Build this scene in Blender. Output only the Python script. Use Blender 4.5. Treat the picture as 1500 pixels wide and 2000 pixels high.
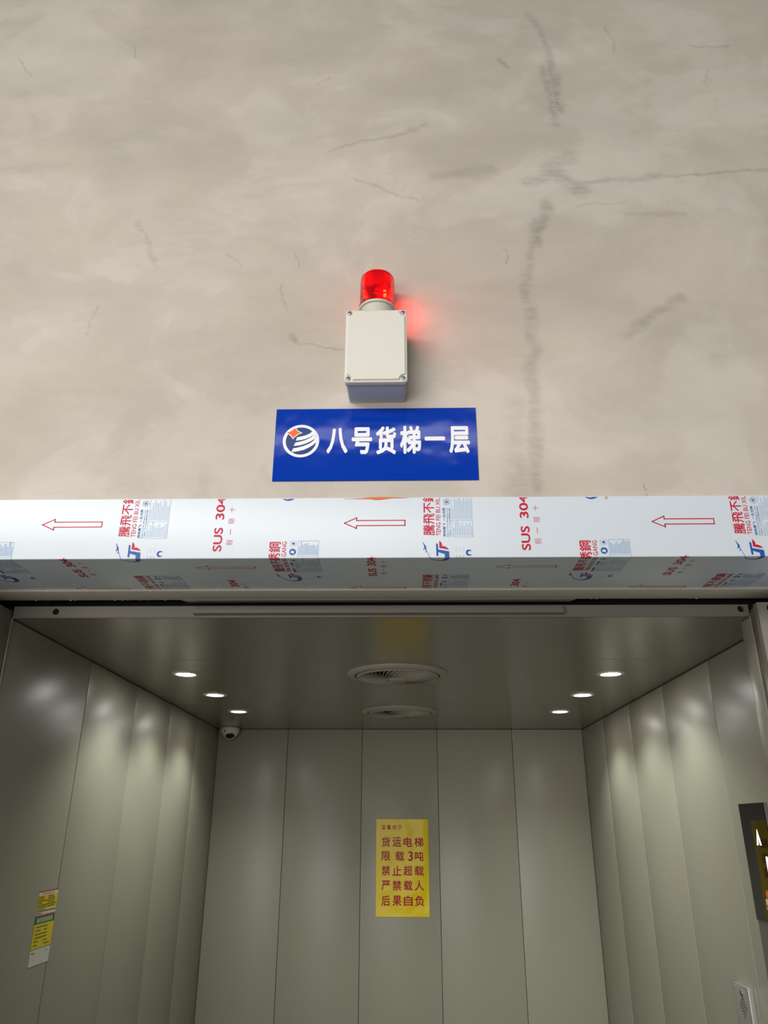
import bpy, bmesh, math, random
from mathutils import Vector, Matrix
random.seed(7)
SC = bpy.context.scene
for o in list(bpy.data.objects):
    bpy.data.objects.remove(o)
COL = SC.collection

# ------------------------------------------------------------------ camera
cam_d = bpy.data.cameras.new('camera')
cam = bpy.data.objects.new('camera', cam_d)
COL.objects.link(cam)
RT = Vector((0.99970647, 0.02393422, 0.00375786))
UP = Vector((0.00571483, -0.38369023, 0.92344418))
FW = Vector((-0.02354377, 0.92315164, 0.38371439))
cam.matrix_world = Matrix(((RT.x, UP.x, -FW.x, 0.0), (RT.y, UP.y, -FW.y, -2.0), (RT.z, UP.z, -FW.z, 1.55), (0, 0, 0, 1)))
cam_d.sensor_fit = 'VERTICAL'
cam_d.sensor_height = 36.0
cam_d.lens = 1486.665 / 2000 * 36.0
cam_d.clip_start = 0.02
SC.camera = cam

# ------------------------------------------------------------------ exposure, world, lights
SC.view_settings.view_transform = 'Standard'
SC.view_settings.look = 'None'
SC.view_settings.gamma = 1.0
SC.view_settings.use_curve_mapping = False
SC.view_settings.exposure = 0.0

W = bpy.data.worlds.new('hall_ambient')
SC.world = W
W.use_nodes = True
wn = W.node_tree.nodes
wn['Background'].inputs[0].default_value = (0.80, 0.77, 0.74, 1)
wn['Background'].inputs[1].default_value = 0.15


def area_light(name, loc, target, sx, sy, power, color):
    d = bpy.data.lights.new(name, 'AREA')
    d.shape = 'RECTANGLE'
    d.size, d.size_y, d.energy, d.color = sx, sy, power, color
    o = bpy.data.objects.new(name, d)
    COL.objects.link(o)
    o.location = loc
    o.rotation_euler = (Vector(target) - Vector(loc)).to_track_quat('-Z', 'Y').to_euler()
    return o


# daylight from an assumed open loading gate, unseen behind and left of the viewer
area_light('assumed_gate_daylight', (-2.5, -5.8, 1.3), (-1.6, 0.0, 1.7), 5.6, 2.2, 180, (1.0, 0.97, 0.95))
# a long high band light, unseen and assumed, above the assumed gate
high_band_light = area_light('assumed_high_band_light', (-1.8, -4.8, 3.85), (0.9, 0.0, 1.9), 5.5, 0.8, 77, (1.0, 0.985, 0.965))
high_band_light.data.spread = math.radians(115)  # spread narrowed so the wall gets darker toward its top
# unseen strip light, added for the wavy reflection line in the blue sign
area_light('sign_reflection_light', (0.3, -7.0, 6.4), (0.0, 0.0, 1.0), 7.0, 0.22, 25, (1.0, 1.0, 1.0))

# ------------------------------------------------------------------ node helpers and materials


def new_mat(name):
    m = bpy.data.materials.new(name)
    m.use_nodes = True
    nt = m.node_tree
    return m, nt, nt.nodes['Principled BSDF']


def srgb(r, g, b):
    f = lambda c: (c / 12.92 if c <= 0.04045 else ((c + 0.055) / 1.055) ** 2.4)
    return (f(r / 255), f(g / 255), f(b / 255), 1)


def mat(name, col, rough=0.5, metal=0.0, spec=0.5, noise=0.0, nscale=8.0, bump=0.0, bscale=200.0, bdist=0.001, coat=0.0, emit=0.0, stretch=None):
    m, nt, p = new_mat(name)
    p.inputs['Base Color'].default_value = col
    p.inputs['Roughness'].default_value = rough
    p.inputs['Metallic'].default_value = metal
    p.inputs['Specular IOR Level'].default_value = spec
    p.inputs['Coat Weight'].default_value = coat
    tc = nt.nodes.new('ShaderNodeTexCoord')
    vec = tc.outputs['Object']
    if stretch:
        mp = nt.nodes.new('ShaderNodeMapping')
        mp.inputs['Scale'].default_value = stretch
        nt.links.new(vec, mp.inputs['Vector'])
        vec = mp.outputs['Vector']
    if noise:
        n = nt.nodes.new('ShaderNodeTexNoise')
        n.inputs['Scale'].default_value = nscale
        n.inputs['Detail'].default_value = 5
        nt.links.new(vec, n.inputs['Vector'])
        mx = nt.nodes.new('ShaderNodeMix')
        mx.data_type = 'RGBA'
        nt.links.new(n.outputs['Fac'], mx.inputs['Factor'])
        mx.inputs['A'].default_value = tuple(c * (1 - noise) for c in col[:3]) + (1,)
        mx.inputs['B'].default_value = tuple(min(1, c * (1 + noise)) for c in col[:3]) + (1,)
        nt.links.new(mx.outputs['Result'], p.inputs['Base Color'])
    if bump:
        n = nt.nodes.new('ShaderNodeTexNoise')
        n.inputs['Scale'].default_value = bscale
        n.inputs['Detail'].default_value = 2
        nt.links.new(vec, n.inputs['Vector'])
        b = nt.nodes.new('ShaderNodeBump')
        b.inputs['Strength'].default_value = bump
        b.inputs['Distance'].default_value = bdist
        nt.links.new(n.outputs['Fac'], b.inputs['Height'])
        nt.links.new(b.outputs['Normal'], p.inputs['Normal'])
    if emit:
        p.inputs['Emission Color'].default_value = col
        p.inputs['Emission Strength'].default_value = emit
    return m


# trowel strokes left in the plaster: x, z of both ends, half width, depth of tone
STROKES = [(0.498, 4.479, 0.546, 4.375, 0.0178, 0.25), (0.54, 4.376, 0.566, 4.206, 0.0156, 0.28), (0.566, 4.206, 0.582, 3.952, 0.0209, 0.32), (0.539, 4.179, 0.558, 3.877, 0.0171, 0.28), (0.514, 3.67, 0.59, 3.728, 0.0354, 0.3), (0.431, 3.62, 0.564, 3.634, 0.0282, 0.3), (0.53, 3.646, 0.625, 3.567, 0.0352, 0.38), (0.498, 3.508, 0.449, 3.354, 0.0242, 0.34), (0.455, 3.442, 0.42, 3.248, 0.0154, 0.28), (0.413, 3.228, 0.411, 2.892, 0.0216, 0.26), (0.4, 2.892, 0.392, 2.442, 0.0251, 0.3), (0.341, 2.729, 0.333, 2.442, 0.0398, 0.16), (0.605, 3.598, 0.88, 3.627, 0.0158, 0.28), (0.88, 3.627, 1.267, 3.649, 0.0087, 0.26), (0.752, 3.025, 0.893, 3.114, 0.0192, 0.3), (0.706, 2.974, 0.771, 3.025, 0.0223, 0.24), (0.122, 3.643, 0.319, 3.67, 0.032, 0.22), (-0.163, 3.632, 0.06, 3.537, 0.0072, 0.3), (-0.256, 3.772, -0.056, 3.824, 0.0073, 0.3), (-1.422, 3.707, -1.186, 3.726, 0.0259, 0.14), (-1.001, 3.006, -0.983, 3.106, 0.005, 0.28), (-0.351, 2.988, -0.311, 2.954, 0.0113, 0.3), (-0.311, 2.954, -0.178, 2.938, 0.0048, 0.34), (-0.353, 3.325, -0.335, 3.261, 0.0034, 0.4), (-1.456, 4.277, -1.399, 4.183, 0.004, 0.45), (0.343, 3.317, 0.345, 3.26, 0.0051, 0.4), (-0.389, 3.178, -0.373, 3.093, 0.005, 0.3), (-0.899, 3.467, -0.817, 3.28, 0.0106, 0.2), (1.099, 4.274, 1.23, 4.261, 0.0095, 0.22), (0.377, 4.222, 0.413, 4.177, 0.0096, 0.28), (0.605, 3.506, 0.764, 3.512, 0.0052, 0.24), (0.689, 2.472, 0.697, 2.421, 0.0022, 0.45), (-0.056, 3.824, 0.091, 3.888, 0.011, 0.2), (-0.952, 4.049, -0.877, 4.031, 0.0038, 0.35), (-0.575, 3.318, -0.537, 3.264, 0.0051, 0.2), (0.77, 3.447, 0.952, 3.466, 0.0153, 0.18), (-0.305, 4.107, -0.268, 4.147, 0.0076, 0.2), (1.157, 4.162, 1.117, 4.088, 0.0037, 0.3), (0.798, 4.396, 0.802, 4.254, 0.0059, 0.25), (-1.025, 4.35, -1.008, 4.264, 0.004, 0.35)]


def plaster_material():
    m, nt, p = new_mat('trowelled_plaster')
    N, L = nt.nodes, nt.links
    p.inputs['Roughness'].default_value = 0.62
    p.inputs['Specular IOR Level'].default_value = 0.25
    tc = N.new('ShaderNodeTexCoord')

    def noise(scale, detail=5, stretch=(1, 1, 1), loc=(0, 0, 0), dist=0.0):
        mp = N.new('ShaderNodeMapping')
        mp.inputs['Scale'].default_value = stretch
        mp.inputs['Location'].default_value = loc
        L.new(tc.outputs['Object'], mp.inputs['Vector'])
        n = N.new('ShaderNodeTexNoise')
        n.inputs['Scale'].default_value = scale
        n.inputs['Detail'].default_value = detail
        n.inputs['Roughness'].default_value = 0.6
        n.inputs['Distortion'].default_value = dist
        L.new(mp.outputs['Vector'], n.inputs['Vector'])
        return n

    def math_(op, a, b=None, c=None, clamp=False):
        n = N.new('ShaderNodeMath')
        n.operation = op
        n.use_clamp = clamp
        for i, v in enumerate((a, b, c)):
            if v is None:
                continue
            if isinstance(v, (int, float)):
                n.inputs[i].default_value = v
            else:
                L.new(v, n.inputs[i])
        return n.outputs[0]

    def vmath(op, a, b, out='Vector'):
        n = N.new('ShaderNodeVectorMath')
        n.operation = op
        for i, v in enumerate((a, b)):
            if isinstance(v, tuple):
                n.inputs[i].default_value = v
            elif v is not None:
                L.new(v, n.inputs[i])
        return n.outputs[out]

    def rng(v, a, b, c, d):
        n = N.new('ShaderNodeMapRange')
        n.interpolation_type = 'SMOOTHSTEP'
        for i, q in enumerate((v, a, b, c, d)):
            if isinstance(q, (int, float)):
                n.inputs[i].default_value = q
            else:
                L.new(q, n.inputs[i])
        return n.outputs[0]

    # warped wall coordinate so that no stroke has a ruled edge
    w1 = noise(9, 4)
    w2 = noise(45, 3)
    p0 = vmath('MULTIPLY', tc.outputs['Object'], (1, 0, 1))
    d1 = vmath('SUBTRACT', w1.outputs['Color'], (0.5, 0.5, 0.5))
    d1 = vmath('MULTIPLY', d1, (0.075, 0, 0.075))
    d2 = vmath('SUBTRACT', w2.outputs['Color'], (0.5, 0.5, 0.5))
    d2 = vmath('MULTIPLY', d2, (0.016, 0, 0.016))
    pw = vmath('ADD', vmath('ADD', p0, d1), d2)
    total = None
    for (ax, az, bx, bz, wd, st) in STROKES:
        ab = Vector((bx - ax, 0, bz - az))
        pc = pw
        if total is not None:
            # chained to the previous stroke so the shader is evaluated one stroke at a time
            pc = N.new('ShaderNodeVectorMath')
            pc.operation = 'MULTIPLY_ADD'
            L.new(total, pc.inputs[0])
            pc.inputs[1].default_value = (1e-7, 0, 1e-7)
            L.new(pw, pc.inputs[2])
            pc = pc.outputs[0]
        q = vmath('SUBTRACT', pc, (ax, 0, az))
        t = vmath('DOT_PRODUCT', q, tuple(ab / ab.length_squared), 'Value')
        t = math_('ADD', t, 0.0, clamp=True)
        sc = N.new('ShaderNodeVectorMath')
        sc.operation = 'SCALE'
        sc.inputs[0].default_value = tuple(ab)
        L.new(t, sc.inputs['Scale'])
        dist = vmath('LENGTH', vmath('SUBTRACT', q, sc.outputs[0]), None, 'Value')
        k = rng(dist, wd * 0.1, wd * 1.4, st * (0.62 if wd > 0.012 else 0.7 if wd > 0.008 else 0.5), 0.0)
        total = k if total is None else math_('MAXIMUM', total, k)
    grain = noise(38, 6, (0.35, 1, 1.6))
    total = math_('MULTIPLY', total, rng(grain.outputs['Fac'], 0.3, 0.62, 0.35, 1.2))
    # broad clouds, horizontal trowel sweeps, fine speckle
    cloud = noise(1.3, 6, (0.8, 1, 1.3), (3, 0, 1), 0.6)
    sweep = noise(3.4, 8, (0.75, 1, 1.35), (7, 0, 2), 0.3)
    patch = noise(2.1, 8, (0.9, 1, 1.1), (11, 0, 5), 0.6)
    speck = noise(160, 2, (1, 1, 1))
    streak = noise(20, 6, (0.25, 1, 1.2), (1, 0, 9), 0.5)
    f = rng(cloud.outputs['Fac'], 0.3, 0.7, -0.075, 0.07)
    f = math_('ADD', f, rng(sweep.outputs['Fac'], 0.34, 0.66, -0.05, 0.045))
    f = math_('ADD', f, rng(patch.outputs['Fac'], 0.50, 0.56, -0.025, 0.03))
    f = math_('ADD', f, rng(streak.outputs['Fac'], 0.30, 0.40, -0.03, 0.006))
    f = math_('ADD', f, rng(speck.outputs['Fac'], 0.26, 0.36, -0.05, 0.004))
    f = math_('SUBTRACT', math_('ADD', f, 1.0), total)
    tint = N.new('ShaderNodeMix')
    tint.data_type = 'RGBA'
    L.new(rng(patch.outputs['Fac'], 0.35, 0.65, 0, 1), tint.inputs['Factor'])
    tint.inputs['A'].default_value = srgb(197, 187, 172)
    tint.inputs['B'].default_value = srgb(202, 193, 182)
    mul = N.new('ShaderNodeVectorMath')
    mul.operation = 'SCALE'
    L.new(tint.outputs['Result'], mul.inputs[0])
    L.new(f, mul.inputs['Scale'])
    L.new(mul.outputs[0], p.inputs['Base Color'])
    b = N.new('ShaderNodeBump')
    b.inputs['Strength'].default_value = 0.35
    b.inputs['Distance'].default_value = 0.004
    h = math_('ADD', math_('MULTIPLY', patch.outputs['Fac'], 0.6), math_('MULTIPLY', speck.outputs['Fac'], 0.05))
    h = math_('ADD', h, math_('MULTIPLY', streak.outputs['Fac'], 0.12))
    h = math_('SUBTRACT', h, math_('MULTIPLY', total, 0.5))
    L.new(h, b.inputs['Height'])
    L.new(b.outputs['Normal'], p.inputs['Normal'])
    return m


def red_lens_material():
    m, nt, p = new_mat('red_lens_plastic')
    N, L = nt.nodes, nt.links
    N.remove(p)
    out = N['Material Output']
    tr = N.new('ShaderNodeBsdfTransparent')
    tr.inputs[0].default_value = (0.74, 0.008, 0.012, 1)
    df = N.new('ShaderNodeBsdfDiffuse')
    df.inputs[0].default_value = (0.36, 0.0, 0.010, 1)
    tl = N.new('ShaderNodeBsdfTranslucent')
    tl.inputs[0].default_value = (0.40, 0.0, 0.008, 1)
    gl = N.new('ShaderNodeBsdfGlossy')
    gl.inputs[0].default_value = (1, 1, 1, 1)
    gl.inputs[1].default_value = 0.12
    fr = N.new('ShaderNodeFresnel')
    fr.inputs[0].default_value = 1.45

    def mix(fac, a, b):
        x = N.new('ShaderNodeMixShader')
        if isinstance(fac, float):
            x.inputs[0].default_value = fac
        else:
            L.new(fac, x.inputs[0])
        L.new(a.outputs[0], x.inputs[1])
        L.new(b.outputs[0], x.inputs[2])
        return x
    body = mix(0.50, mix(0.4, df, tl), tr)
    L.new(mix(fr.outputs[0], body, gl).outputs[0], out.inputs['Surface'])
    return m


def cab_material():
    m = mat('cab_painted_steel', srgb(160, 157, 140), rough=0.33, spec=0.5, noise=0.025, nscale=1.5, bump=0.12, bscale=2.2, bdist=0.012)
    return m


M = {}
M['plaster'] = plaster_material()
M['cab'] = cab_material()
M['cab_ceiling_shaded'] = mat('shaded_cab_steel', srgb(134, 131, 113), rough=0.2, spec=0.5, noise=0.03, nscale=1.2, bump=0.1, bscale=2.0, bdist=0.008)  # cab steel copied darker, the ceiling's shade put into its colour
M['header'] = mat('header_shaded_steel', srgb(128, 123, 110), rough=0.38, noise=0.04, nscale=6)  # colour darkened to carry the shade under the lintel
M['rail'] = mat('landing_rail_lit_tone', srgb(190, 183, 168), rough=0.4)  # lighter copy of the header colour, so the lip looks brightly lit
M['film'] = mat('protective_film', srgb(217, 226, 232), rough=0.28, spec=0.5, noise=0.012, nscale=5, bump=0.10, bscale=5, bdist=0.006)
M['film_red'] = mat('film_red_ink', srgb(200, 26, 60), rough=0.35, spec=0.2)
M['film_blue'] = mat('film_blue_ink', srgb(38, 92, 170), rough=0.35, spec=0.2)
M['film_pale'] = mat('film_pale_blue_ink', srgb(140, 172, 208), rough=0.35, spec=0.2)
M['film_pink'] = mat('film_thin_red_ink', srgb(205, 84, 112), rough=0.35, spec=0.2)
M['film_white'] = mat('film_white_ink', srgb(226, 231, 234), rough=0.3)
M['sign_blue'] = mat('sign_blue_vinyl', srgb(0, 56, 170), rough=0.07, spec=0.35, bump=0.28, bscale=7, bdist=0.006)
M['sign_white'] = mat('sign_white_vinyl', srgb(250, 250, 252), rough=0.3)
M['sign_navy'] = mat('sign_navy_vinyl', srgb(0, 50, 122), rough=0.15)
M['sign_orange'] = mat('sign_orange_vinyl', srgb(255, 104, 38), rough=0.3)
M['box'] = mat('enclosure_abs', srgb(226, 223, 211), rough=0.42, bump=0.05, bscale=700, bdist=0.0005)
M['box_body'] = mat('enclosure_body_abs', srgb(205, 205, 203), rough=0.4)
M['gasket'] = mat('enclosure_gasket', srgb(150, 152, 158), rough=0.5)
M['screw'] = mat('screw_steel', srgb(165, 165, 160), rough=0.3, metal=0.9)
M['slot'] = mat('screw_slot_dark', srgb(40, 40, 38), rough=0.7)
M['lens'] = red_lens_material()
M['collar'] = mat('beacon_collar_abs', srgb(205, 203, 188), rough=0.4)
M['lamp_core'] = mat('beacon_reflector', srgb(130, 12, 12), rough=0.6)
M['led'] = mat('beacon_led', (1.0, 0.62, 0.07, 1), emit=140.0)
M['led_red'] = mat('beacon_led_red', (1.0, 0.03, 0.03, 1), emit=3.0)
M['dark'] = mat('shaft_dark', srgb(16, 17, 20), rough=0.9)  # near-black stands in for the shaft's darkness; also backs panel seams
M['hole'] = mat('hole_dark', srgb(8, 8, 10), rough=0.9)
M['poster'] = mat('poster_yellow', srgb(246, 214, 6), rough=0.14, spec=0.16, bump=0.6, bscale=4.5, bdist=0.012)
M['poster_red'] = mat('poster_red_ink', srgb(178, 12, 14), rough=0.3, spec=0.2)
M['white'] = mat('white_plastic', srgb(225, 224, 214), rough=0.35)
M['fan'] = mat('fan_plastic', srgb(165, 160, 146), rough=0.4)
M['black_glass'] = mat('black_glass', srgb(14, 15, 18), rough=0.03, spec=0.6)
M['black'] = mat('black_acrylic', srgb(10, 10, 11), rough=0.12)
M['stainless'] = mat('brushed_stainless', srgb(182, 180, 176), rough=0.32, metal=0.55, noise=0.05, nscale=40, stretch=(1, 1, 0.05))
M['steel_grey'] = mat('grey_steel_plate', srgb(128, 126, 118), rough=0.4, metal=0.5)
M['lamp_white'] = mat('downlight_diffuser', (1.0, 0.98, 0.94, 1), rough=0.4, emit=60.0)
M['display'] = mat('display_white', (0.95, 0.9, 1.0, 1), emit=2.4)
M['st_white'] = mat('sticker_white', srgb(222, 216, 206), rough=0.35)
M['st_cream'] = mat('sticker_cream', srgb(220, 210, 140), rough=0.35)
M['st_yellow'] = mat('sticker_yellow', srgb(232, 206, 20), rough=0.35)
M['st_red'] = mat('sticker_red', srgb(190, 40, 44), rough=0.35)
M['st_green'] = mat('sticker_green', srgb(22, 112, 56), rough=0.35)
M['st_grey'] = mat('sticker_grey', srgb(150, 146, 130), rough=0.35)
M['st_ink'] = mat('sticker_ink', srgb(88, 78, 40), rough=0.4)
M['floor'] = mat('hall_floor_concrete', srgb(84, 82, 78), rough=0.45, noise=0.12, nscale=3)
M['cab_floor'] = mat('cab_floor_plate', srgb(72, 72, 68), rough=0.4, metal=0.4, noise=0.1, nscale=10)
M['orange'] = mat('orange_sealant', srgb(226, 120, 70), rough=0.6)
M['putty'] = mat('pale_putty', srgb(205, 190, 160), rough=0.7)


# ------------------------------------------------------------------ mesh helpers
class MB:
    def __init__(self):
        self.v, self.f, self.mi, self.mats = [], [], [], []

    def m(self, material):
        if material not in self.mats:
            self.mats.append(material)
        return self.mats.index(material)

    def add(self, verts, faces, material):
        b = len(self.v)
        k = self.m(material)
        self.v += [tuple(p) for p in verts]
        for f in faces:
            self.f.append([b + i for i in f])
            self.mi.append(k)
        return self

    def box(self, x0, x1, y0, y1, z0, z1, material, bevel=0.0, seg=2, taper=None):
        bm = bmesh.new()
        bmesh.ops.create_cube(bm, size=1)
        for v in bm.verts:
            v.co = Vector(((x0 + x1) / 2 + v.co.x * (x1 - x0), (y0 + y1) / 2 + v.co.y * (y1 - y0), (z0 + z1) / 2 + v.co.z * (z1 - z0)))
        if bevel:
            bmesh.ops.bevel(bm, geom=bm.edges[:], offset=bevel, segments=seg, profile=0.5, affect='EDGES')
        return self.bm(bm, material)

    def bm(self, bm, material):
        bm.verts.index_update()
        self.add([v.co[:] for v in bm.verts], [[v.index for v in f.verts] for f in bm.faces], material)
        bm.free()
        return self

    def lathe(self, prof, material, center=(0, 0, 0), seg=64, axis='Z', closed=False, ripple=0.0):
        vs, fs = [], []
        n = len(prof)
        for i in range(seg):
            a = 2 * math.pi * i / seg
            for r, h in prof:
                rr = r * (1 + (ripple if i % 2 else 0.0))
                x, y = rr * math.cos(a), rr * math.sin(a)
                p = {'Z': (x, y, h), 'Y': (x, h, y), 'X': (h, x, y)}[axis]
                vs.append((p[0] + center[0], p[1] + center[1], p[2] + center[2]))
        for i in range(seg):
            j = (i + 1) % seg
            for k in range(n - 1 if not closed else n):
                l = (k + 1) % n
                fs.append([i * n + k, j * n + k, j * n + l, i * n + l])
        return self.add(vs, fs, material)

    def prism_y(self, pts, y0, y1, material, caps=True):
        """outline in x,z swept from y0 to y1"""
        n = len(pts)
        vs = [(x, y0, z) for x, z in pts] + [(x, y1, z) for x, z in pts]
        fs = [[i, (i + 1) % n, n + (i + 1) % n, n + i] for i in range(n)]
        if caps:
            fs += [list(range(n)), list(range(2 * n - 1, n - 1, -1))]
        return self.add(vs, fs, material)

    def prism_x(self, pts, x0, x1, material):
        """outline in y,z swept from x0 to x1"""
        n = len(pts)
        vs = [(x0, y, z) for y, z in pts] + [(x1, y, z) for y, z in pts]
        fs = [[i, (i + 1) % n, n + (i + 1) % n, n + i] for i in range(n)]
        fs += [list(range(n)), list(range(2 * n - 1, n - 1, -1))]
        return self.add(vs, fs, material)

    def build(self, name, parent=None, smooth=False, fix=True, **props):
        me = bpy.data.meshes.new(name)
        me.from_pydata(self.v, [], self.f)
        for m_ in self.mats:
            me.materials.append(m_)
        me.polygons.foreach_set('material_index', self.mi)
        if fix:
            bm = bmesh.new()
            bm.from_mesh(me)
            bmesh.ops.remove_doubles(bm, verts=bm.verts[:], dist=1e-6)
            bmesh.ops.recalc_face_normals(bm, faces=bm.faces[:])
            bm.to_mesh(me)
            bm.free()
        if smooth:
            me.polygons.foreach_set('use_smooth', [True] * len(me.polygons))
            me.set_sharp_from_angle(angle=math.radians(38))
        o = bpy.data.objects.new(name, me)
        COL.objects.link(o)
        if parent is not None:
            o.parent = parent
            o.matrix_parent_inverse = Matrix.Translation(-world_loc(parent))
        for k, v in props.items():
            o[k] = v
        return o


def world_loc(o):
    p = Vector(o.location)
    q = o
    while q.parent:
        # children are built in world space, so only a root carries a location
        q = q.parent
        p = p + Vector(q.location) if o.location.length else Vector(q.location)
    return p


def thing(name, label, category, loc=(0, 0, 0), group=None):
    o = bpy.data.objects.new(name, None)
    COL.objects.link(o)
    o.location = loc
    o.empty_display_size = 0.05
    o['label'], o['category'] = label, category
    if group:
        o['group'] = group
    return o


def tag(o, label, category, group=None):
    o['label'], o['category'] = label, category
    if group:
        o['group'] = group
    return o


def part(mb, name, parent, smooth=False, label=None, fix=True, **kw):
    """a mesh given in world space, stored relative to its thing's base"""
    base = parent
    while base.parent:
        base = base.parent
    off = Vector(base.location)
    mb.v = [(p[0] - off.x, p[1] - off.y, p[2] - off.z) for p in mb.v]
    o = mb.build(name, None, smooth, fix)
    o.parent = parent
    if label:
        o['label'] = label
    for k, v in kw.items():
        o[k] = v
    return o


_glyph_cache = {}


def glyphs(body, bold=0.0):
    """mesh of a line of text, normalised to its own bounding box"""
    key = (body, bold)
    if key in _glyph_cache:
        return _glyph_cache[key]
    cu = bpy.data.curves.new('lettering_curve', 'FONT')
    cu.body = body
    cu.size = 1.0
    cu.resolution_u = 4
    o = bpy.data.objects.new('lettering_curve', cu)
    COL.objects.link(o)
    dg = bpy.context.evaluated_depsgraph_get()
    ev = o.evaluated_get(dg)
    me = ev.to_mesh()
    vs = [v.co[:] for v in me.vertices]
    fs = [list(p.vertices) for p in me.polygons]
    ev.to_mesh_clear()
    bpy.data.objects.remove(o)
    bpy.data.curves.remove(cu)
    if bold:
        # heavier strokes: the outline is overprinted with small shifts, each copy a hair above the last
        v0, f0 = vs, fs
        n8 = 8 if bold > 0.019 else 4
        vs, fs = [(v[0], v[1], n8 + 1) for v in v0], list(f0)
        for k in range(n8):
            a = 2 * math.pi / n8 * k
            dx_, dy_ = bold * math.cos(a), bold * math.sin(a)
            fs += [[i + len(vs) for i in f] for f in f0]
            vs = vs + [(v[0] + dx_, v[1] + dy_, k) for v in v0]
    x0 = min(v[0] for v in vs); x1 = max(v[0] for v in vs)
    y0 = min(v[1] for v in vs); y1 = max(v[1] for v in vs)
    dx, dy = max(x1 - x0, 1e-6), max(y1 - y0, 1e-6)
    r = ([((v[0] - x0) / dx, (v[1] - y0) / dy, v[2] * 0.00005) for v in vs], fs)
    _glyph_cache[key] = r
    return r


def poly_fill(pts):
    """triangulate a simple outline"""
    from mathutils.geometry import tessellate_polygon
    tri = tessellate_polygon([[Vector((p[0], p[1], 0)) for p in pts]])
    return pts, [list(t) for t in tri]


def outline_quads(pts, w, closed=True):
    vs, fs = [], []
    n = len(pts)
    for i in range(n if closed else n - 1):
        a, b = Vector(pts[i]), Vector(pts[(i + 1) % n])
        d = b - a
        if d.length < 1e-9:
            continue
        d.normalize()
        nn = Vector((-d.y, d.x)) * w / 2
        a2, b2 = a - d * w / 2, b + d * w / 2
        k = len(vs)
        vs += [tuple(a2 + nn), tuple(a2 - nn), tuple(b2 - nn), tuple(b2 + nn)]
        fs.append([k, k + 1, k + 2, k + 3])
    return vs, fs


def circle_pts(cx, cy, r, n=48, a0=0, a1=360):
    full = abs(a1 - a0) >= 360
    m = n if full else n + 1
    return [(cx + r * math.cos(math.radians(a0 + (a1 - a0) * i / n)), cy + r * math.sin(math.radians(a0 + (a1 - a0) * i / n))) for i in range(m)]


# ------------------------------------------------------------------ dimensions (metres)
LZT, LZB = 2.4185, 2.2375          # film-wrapped lintel: top of its face, its soffit
LY = -0.0167                       # lintel face
YS = 0.2727                        # back edge of the soffit
YF = 0.42                          # face of the cab header
XL, XR, YB, ZC = -1.2866, 1.2331, 3.4607, 2.186   # cab inside
OX0, OX1 = -1.30, 1.13           # clear opening

# ------------------------------------------------------------------ the setting
w = MB()
pts = [(-4.2, 0), (-4.2, 5.6), (4.0, 5.6), (4.0, 0), (OX1 + 0.02, 0), (OX1 + 0.02, LZT - 0.02), (OX0 - 0.02, LZT - 0.02), (OX0 - 0.02, 0)]
vs, fs = poly_fill(pts)
nn = len(pts)
vv = [(x, 0.0, z) for x, z in pts] + [(x, YS - 0.012, z) for x, z in pts]
w.add(vv, fs + [[i + nn for i in f[::-1]] for f in fs] + [[i, (i + 1) % nn, nn + (i + 1) % nn, nn + i] for i in range(nn)], M['plaster'])
w.build('wall_front', kind='structure')

MB().box(-7, 7, -9, 0.30, -0.1, 0.0, M['floor']).build('floor', kind='structure')
MB().box(XL - 0.05, XR + 0.05, 0.33, YB + 0.05, -0.06, -0.001, M['cab_floor']).build('floor_cab', kind='structure')

sh = MB()  # linings added to block stray light, shaft darkness put into their colour
sh.box(XL - 0.6, XR + 0.6, 0.47, 0.49, ZC + 0.045, 3.0, M['dark'])
sh.box(XL - 0.6, XR + 0.6, 0.262, 0.49, 3.0, 3.03, M['dark'])
sh.box(XL - 0.6, XL - 0.58, 0.262, 0.47, 0.0, 3.0, M['dark'])
sh.box(XR + 0.58, XR + 0.6, 0.262, 0.47, 0.0, 3.0, M['dark'])
sh.box(XL - 0.6, XL - 0.03, 0.47, 0.49, 0.0, ZC + 0.045, M['dark'])
sh.box(XR + 0.03, XR + 0.6, 0.47, 0.49, 0.0, ZC + 0.045, M['dark'])
sh.build('wall_shaft', kind='structure')

GAP = 0.0015


def seams_to_ranges(a, b, cuts):
    e = [a] + list(cuts) + [b]
    return [(e[i] + (GAP if i else 0), e[i + 1] - (GAP if i < len(e) - 2 else 0)) for i in range(len(e) - 1)]


side_cuts = (1.1185, 1.709, 2.2925, 2.884)
for nm, xa, xb, xin in (('wall_left', XL - 0.045, XL - 0.012, XL), ('wall_right', XR + 0.012, XR + 0.045, XR)):
    wb = MB().box(xa, xb, 0.43, YB + 0.045, 0.0, ZC + 0.03, M['cab']).build(nm, kind='structure')
    y_start = 0.425 if nm == 'wall_left' else 0.50
    for (a, b) in seams_to_ranges(y_start, YB - 0.001, side_cuts):
        x0, x1 = (XL - 0.012, XL) if nm == 'wall_left' else (XR, XR + 0.012)
        part(MB().box(x0, x1, a, b, 0.002, ZC - 0.003, M['cab'], bevel=0.0035, seg=3), 'wall_panel', wb, smooth=True)
wb = MB().box(XL - 0.045, XR + 0.045, YB + 0.012, YB + 0.04, 0.0, ZC + 0.03, M['dark']).build('wall_back', kind='structure')
for (a, b) in seams_to_ranges(XL + 0.001, XR - 0.001, (-0.7993, -0.2837, 0.2328, 0.7479)):
    part(MB().box(a, b, YB, YB + 0.012, 0.002, ZC - 0.002, M['cab'], bevel=0.0012, seg=2), 'wall_panel', wb, smooth=True)
cb = MB().box(XL - 0.045, XR + 0.045, YF + 0.03, YB + 0.045, ZC + 0.012, ZC + 0.04, M['dark']).build('ceiling', kind='structure')
GAP = 0.0012
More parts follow.
